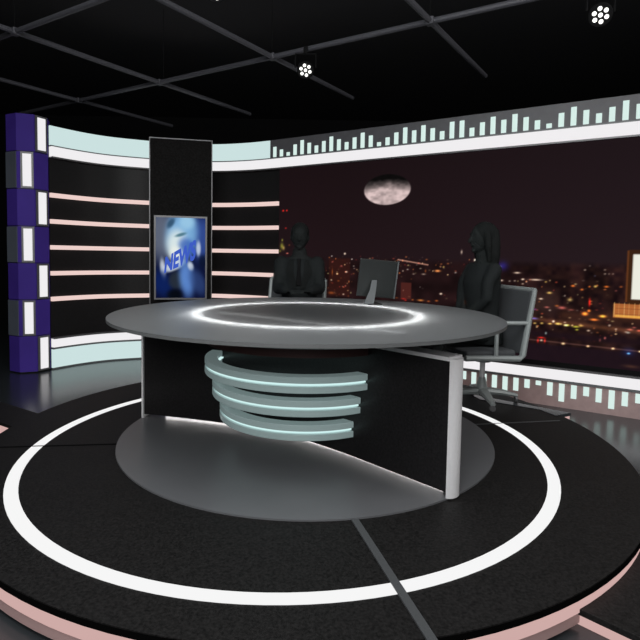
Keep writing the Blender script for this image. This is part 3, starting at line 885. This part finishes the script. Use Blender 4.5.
# ================================================================ FIGURES
def figure(loc, rz, label, man):
    t = thing('person', label, 'person', loc, rz, None)
    b = MB()
    def L(pts, rs, ry=None, seg=14): b.tube(pts, rs, seg, ry=ry, rnd=True)
    sw = 0.155 if man else 0.155
    H = 0.0 if man else -0.01
    ay = -0.32 if man else -0.15
    wz = 0.795 if man else 0.70
    # trunk as stacked ellipses (continuous), neck included
    tr = [(0.0, 0.02, 0.46, 0.165, 0.12), (0, 0.02, 0.55, 0.16 if man else 0.165, 0.115), (0, 0.01, 0.68, 0.135 if man else 0.115, 0.10), (0, 0.0, 0.80, 0.155 if man else 0.125, 0.11),
          (0, -0.005, 0.92, 0.160 if man else 0.14, 0.12), (0, 0.0, 1.00, 0.168 if man else 0.15, 0.10), (0, 0.005, 1.055, 0.14 if man else 0.11, 0.075), (0, 0.005, 1.085, 0.07 if man else 0.055, 0.06), (0, -0.005, 1.15, 0.056 if man else 0.045, 0.056)]
    b.loft([[(x + rx * math.cos(q), y + ry * math.sin(q), z + H) for q in [2 * PI * i / 24 for i in range(24)]] for x, y, z, rx, ry in tr])
    hz = 1.255 + H
    b.ball((0, -0.012, hz), (0.074, 0.093, 0.112), 24, 16)
    b.ball((0, -0.045, hz - 0.062), (0.05, 0.05, 0.052))          # jaw
    b.ball((0, -0.082, hz - 0.098), (0.02, 0.018, 0.018))         # chin
    b.tube([(0, -0.098, hz + 0.02), (0, -0.118, hz - 0.028)], [0.009, 0.017], 10, rnd=True)   # nose
    b.ball((0, -0.096, hz - 0.058), (0.024, 0.012, 0.008))        # mouth
    b.ball((0, -0.094, hz + 0.028), (0.05, 0.012, 0.009))         # brow
    for s in (-1, 1):
        b.ball((s * 0.076, 0.0, hz - 0.01), (0.010, 0.018, 0.030))   # ears
        b.ball((s * 0.03, -0.088, hz + 0.008), (0.013, 0.010, 0.008))   # eyes
        sh = (s * sw, 0.0, 1.015 + H)
        el = (s * (sw + 0.025), -0.07, 0.80)
        wr = (s * 0.085, ay, wz)
        L([sh, ((sh[0] + el[0]) / 2, -0.06, (sh[2] + el[2]) / 2), el], [0.056, 0.047, 0.04] if man else [0.046, 0.038, 0.033])
        L([el, ((el[0] + wr[0]) / 2, (el[1] + wr[1]) / 2, (el[2] + wr[2]) / 2), wr], [0.04, 0.037, 0.026] if man else [0.033, 0.03, 0.022])
        # hand: palm, four unequal bent fingers, thumb at the side
        hd = Vector((-s * 0.45, -0.9, 0)).normalized()
        sd = Vector((hd.y, -hd.x, 0)) * s
        w0 = Vector(wr)
        pm = w0 + hd * 0.05
        L([w0, pm, pm + hd * 0.02], [0.024, 0.032, 0.028], ry=0.5)
        for k, ln in enumerate((0.07, 0.08, 0.074, 0.058)):
            o = pm + hd * 0.035 + sd * (k - 1.5) * 0.019
            L([o - hd * 0.02, o + hd * ln * 0.5 + Vector((0, 0, 0.004)), o + hd * ln * 0.9 + Vector((0, 0, -0.014))], [0.0088, 0.0082, 0.007], seg=8)
        o = w0 + hd * 0.025 - sd * 0.026
        L([o, o + hd * 0.03 - sd * 0.02, o + hd * 0.058 - sd * 0.022], [0.011, 0.0095, 0.008], seg=8)
        hip = (s * 0.09, 0.0, 0.53)
        kn = (s * 0.12, -0.44, 0.515)
        an = (s * 0.12, -0.42, 0.09)
        L([hip, ((hip[0] + kn[0]) / 2, -0.22, 0.53), kn], [0.088, 0.075, 0.056])
        L([kn, (s * 0.12, -0.425, 0.34), an], [0.056, 0.052, 0.036])
        L([(an[0], -0.40, 0.045), (s * 0.125, -0.48, 0.035), (s * 0.13, -0.58, 0.028)], [0.036, 0.038, 0.026], ry=0.75)
    o = remesh(b.build('body', M['body'], t), 0.0075, 3)
    # clothing
    c = MB()
    c.loft([[(x + (rx + 0.014) * math.cos(q), y + (ry + 0.014) * math.sin(q), z + H) for q in [2 * PI * i / 24 for i in range(24)]] for x, y, z, rx, ry in tr[:7]])
    for s in (-1, 1):
        sh = (s * sw, 0.0, 1.015 + H)
        el = (s * (sw + 0.025), -0.07, 0.80)
        wr = (s * 0.10, ay + 0.03, wz)
        c.tube([sh, ((sh[0] + el[0]) / 2, -0.06, (sh[2] + el[2]) / 2), el], [0.07, 0.06, 0.054] if man else [0.055, 0.047, 0.041], 14, rnd=True)
        c.tube([el, ((el[0] + wr[0]) / 2, (el[1] + wr[1]) / 2, (el[2] + wr[2]) / 2), wr], [0.054, 0.047, 0.038] if man else [0.041, 0.037, 0.03], 14, rnd=True)
    j = remesh(c.build('jacket' if man else 'blouse', M['cloth'], t), 0.010, 4)
    if man:
        for s in (-1, 1):
            MB().loft([[(s * 0.012, -0.128, 0.80), (s * 0.05, -0.122, 0.80), (s * 0.05, -0.130, 0.80), (s * 0.012, -0.136, 0.80)],
                       [(s * 0.045, -0.128, 0.94), (s * 0.115, -0.110, 0.95), (s * 0.115, -0.118, 0.95), (s * 0.045, -0.136, 0.94)],
                       [(s * 0.05, -0.085, 1.055), (s * 0.085, -0.075, 1.05), (s * 0.085, -0.085, 1.05), (s * 0.05, -0.097, 1.055)]]).build('lapel', M['hair'], j)
        MB().loft([[(-0.016, -0.09, 1.06), (0.016, -0.09, 1.06), (0.012, -0.10, 1.06), (-0.012, -0.10, 1.06)], [(-0.012, -0.132, 1.0), (0.012, -0.132, 1.0), (0.01, -0.138, 1.0), (-0.01, -0.138, 1.0)],
                   [(-0.024, -0.140, 0.83), (0.024, -0.140, 0.83), (0.02, -0.146, 0.83), (-0.02, -0.146, 0.83)]]).build('necktie', M['black'], t)
    h = MB()
    if man:
        h.ball((0, 0.006, hz + 0.035), (0.083, 0.098, 0.090), 24, 14)
        h.ball((0, 0.03, hz - 0.02), (0.078, 0.07, 0.07), 24, 14)
    else:
        h.ball((0, 0.008, hz + 0.025), (0.087, 0.102, 0.098), 24, 14)
        h.loft([[(0.085 * k * math.cos(q), 0.055 + 0.06 * k * math.sin(q), z) for q in [2 * PI * i / 20 for i in range(20)]] for z, k in ((hz + 0.06, 0.9), (hz - 0.03, 1.08), (hz - 0.13, 1.12), (hz - 0.21, 0.95), (hz - 0.25, 0.5))])
        for s in (-1, 1):
            h.tube([(s * 0.072, -0.02, hz + 0.04), (s * 0.085, -0.015, hz - 0.06), (s * 0.082, 0.0, hz - 0.18)], [0.026, 0.028, 0.014], 10, rnd=True)
    remesh(h.build('hair', M['hair'], t), 0.009, 3)
    return t
figure((-0.185, 4.66, 0), 0.0, 'dark shadowy short haired seated person in suit and tie behind the desk', True)
figure((1.235, 3.99, 0), CRZ, 'dark shadowy long haired seated person in profile at the right end of the desk', False)

# ================================================================ DESK MONITOR
mon = thing('desktop_monitor', 'dark desktop monitor seen from behind on the round desk', 'monitor', (0.345, 3.76, TZ), 0.14)
tilt = Matrix.Rotation(0.07, 3, 'Y') @ Matrix.Rotation(0.12, 3, 'X')
MB().box((0.06, -0.02, 0.18), (0.275, 0.016, 0.27), mt=tilt).build('housing', M['mondark'], mon, bevel=0.005)
MB().box(Vector((0.06, -0.02, 0.18)) + tilt @ Vector((0.139, 0, 0)), (0.01, 0.03, 0.272), mt=tilt).build('side_trim', M['stand'], mon, bevel=0.002)
MB().box((0.06, -0.010, 0.18), (0.262, 0.004, 0.255), mt=tilt).build('screen', M['dark'], mon)
MB().loft([[(-0.05, -0.095, 0.004), (0.022, -0.095, 0.004), (0.022, -0.08, 0.004), (-0.05, -0.08, 0.004)], [(0.0, -0.06, 0.10), (0.045, -0.06, 0.10), (0.045, -0.05, 0.10), (0.0, -0.05, 0.10)],
           [(0.018, -0.038, 0.17), (0.056, -0.038, 0.17), (0.056, -0.028, 0.17), (0.018, -0.028, 0.17)]]).build('stand', M['stand'], mon, bevel=0.002)
MB().box((0.03, -0.03, 0.003), (0.10, 0.15, 0.006)).build('base', M['dark'], mon, bevel=0.002)

# ================================================================ LIGHTING RIG
RZ = 2.8
rig = thing('lighting_grid', 'suspended grid of grey pipes under the dark ceiling', 'lighting rig', (-0.45, 4.656, RZ))
g1 = Vector((math.cos(math.radians(56.3)), math.sin(math.radians(56.3))))
g2 = Vector((math.cos(math.radians(-31.3)), math.sin(math.radians(-31.3))))
def pipe(p, q, r=0.021):
    mb = MB().tube([(p[0], p[1], RZ), (q[0], q[1], RZ)], r, 10)
    return rel(mb, rig).build('pipe', M['pipe'], rig, smooth=True)
ends = [(-2.03, 7.19), (-0.89, 6.52), (0.32, 5.80), (1.52, 5.04)]
fams = []
for e in ends:
    e = Vector(e)
    pipe(e, e - g1 * 6.5)
    fams.append(e)
cross = [Vector((-0.45, 4.656)), Vector((-2.43, 4.225))]
for c in cross:
    pipe(c - g2 * 4.2, c + g2 * 6.0)
for e in fams:
    for c in cross:
        # intersection of e - g1*t with c + g2*s
        m_ = np.array([[-g1.x, -g2.x], [-g1.y, -g2.y]])
        t_, s_ = np.linalg.solve(m_, np.array([c.x - e.x, c.y - e.y]))
        p = e - g1 * t_
        rel(MB().box((p.x, p.y, RZ), (0.06, 0.06, 0.055), math.radians(-31)), rig).build('coupler', M['pipe'], rig, bevel=0.008)
for (x, y) in ((-0.45, 4.656), (-2.43, 4.225), (0.768, 3.926), (-1.6, 5.36)):
    rel(MB().tube([(x, y, RZ), (x, y, 3.5)], 0.003, 6), rig).build('hanger', M['black'], rig)

def spotlight(px, py, pz, aim, label):
    t = thing('spotlight', label, 'spotlight', (px, py, pz), 0, 'round multi-lens spotlights on the rig')
    q = (Vector(aim) - Vector((px, py, pz))).to_track_quat('-Z', 'Y').to_matrix()
    MB().lathe([(0.0, 0.09), (0.035, 0.088), (0.06, 0.05), (0.07, 0.0), (0.066, -0.006), (0.0, -0.006)], 28, mt=q).build('housing', M['black'], t, smooth=True)
    MB().tube([(-0.085, 0, 0.02), (-0.085, 0, 0.13), (0.085, 0, 0.13), (0.085, 0, 0.02)], 0.007, 6).build('yoke', M['black'], t)
    MB().tube([(0, 0, 0.13), (0, 0, 0.19)], 0.018, 8).build('clamp', M['black'], t)
    pts = [(0, 0)] + [(0.038 * math.cos(i * PI / 3 + 0.3), 0.038 * math.sin(i * PI / 3 + 0.3)) for i in range(6)]
    for x, y in pts:
        c = q @ Vector((x, y, -0.008))
        MB().lathe([(0.0, -0.004), (0.0125, -0.003), (0.0135, 0.002), (0.0, 0.003)], 16, c, mt=q).build('lens', M['lens'], t, smooth=True)
    return t
spotlight(-0.150, 4.42, 2.612, (-0.05, 0.6, 0.9), 'small seven-lens spotlight hanging near the rig joint above the desk')
spotlight(1.70, 3.33, 2.60, (0.9, 0.3, 0.7), 'seven-lens spotlight at the upper right, above the bar graph fascia')
spotlight(-0.645, 3.17, 2.63, (-0.5, 1.0, 0.6), 'spotlight cut off by the top edge, left of the middle')

# ================================================================ STEPS
cA = Vector((1.80, 3.69))
slab([(1.216, 4.149), (1.799, 3.674), (1.659, 3.601), (1.608, 3.746), (1.248, 3.991)], 0.004, 'grey topped step behind the right end of the stage, towards the city screen', M['floor'])
sL = Vector((-1.86, 3.27))
slab([tuple(sL), tuple(sL + Vector(V1) * 0.25), tuple(sL + Vector(V1) * 0.25 - Vector(U1) * 0.9), tuple(sL - Vector(U1) * 0.9)], -0.05, 'step running out of the picture at the left edge of the stage')
sF = Vector((0.836, 1.73))
slab([tuple(sF), tuple(sF + Vector((0.70, -0.71)) * 0.9), tuple(sF + Vector((0.70, -0.71)) * 0.9 + Vector((0.71, 0.70)) * 0.8), tuple(sF + Vector((0.71, 0.70)) * 0.8)], -0.07, 'step in the lower right corner, in front of the stage')
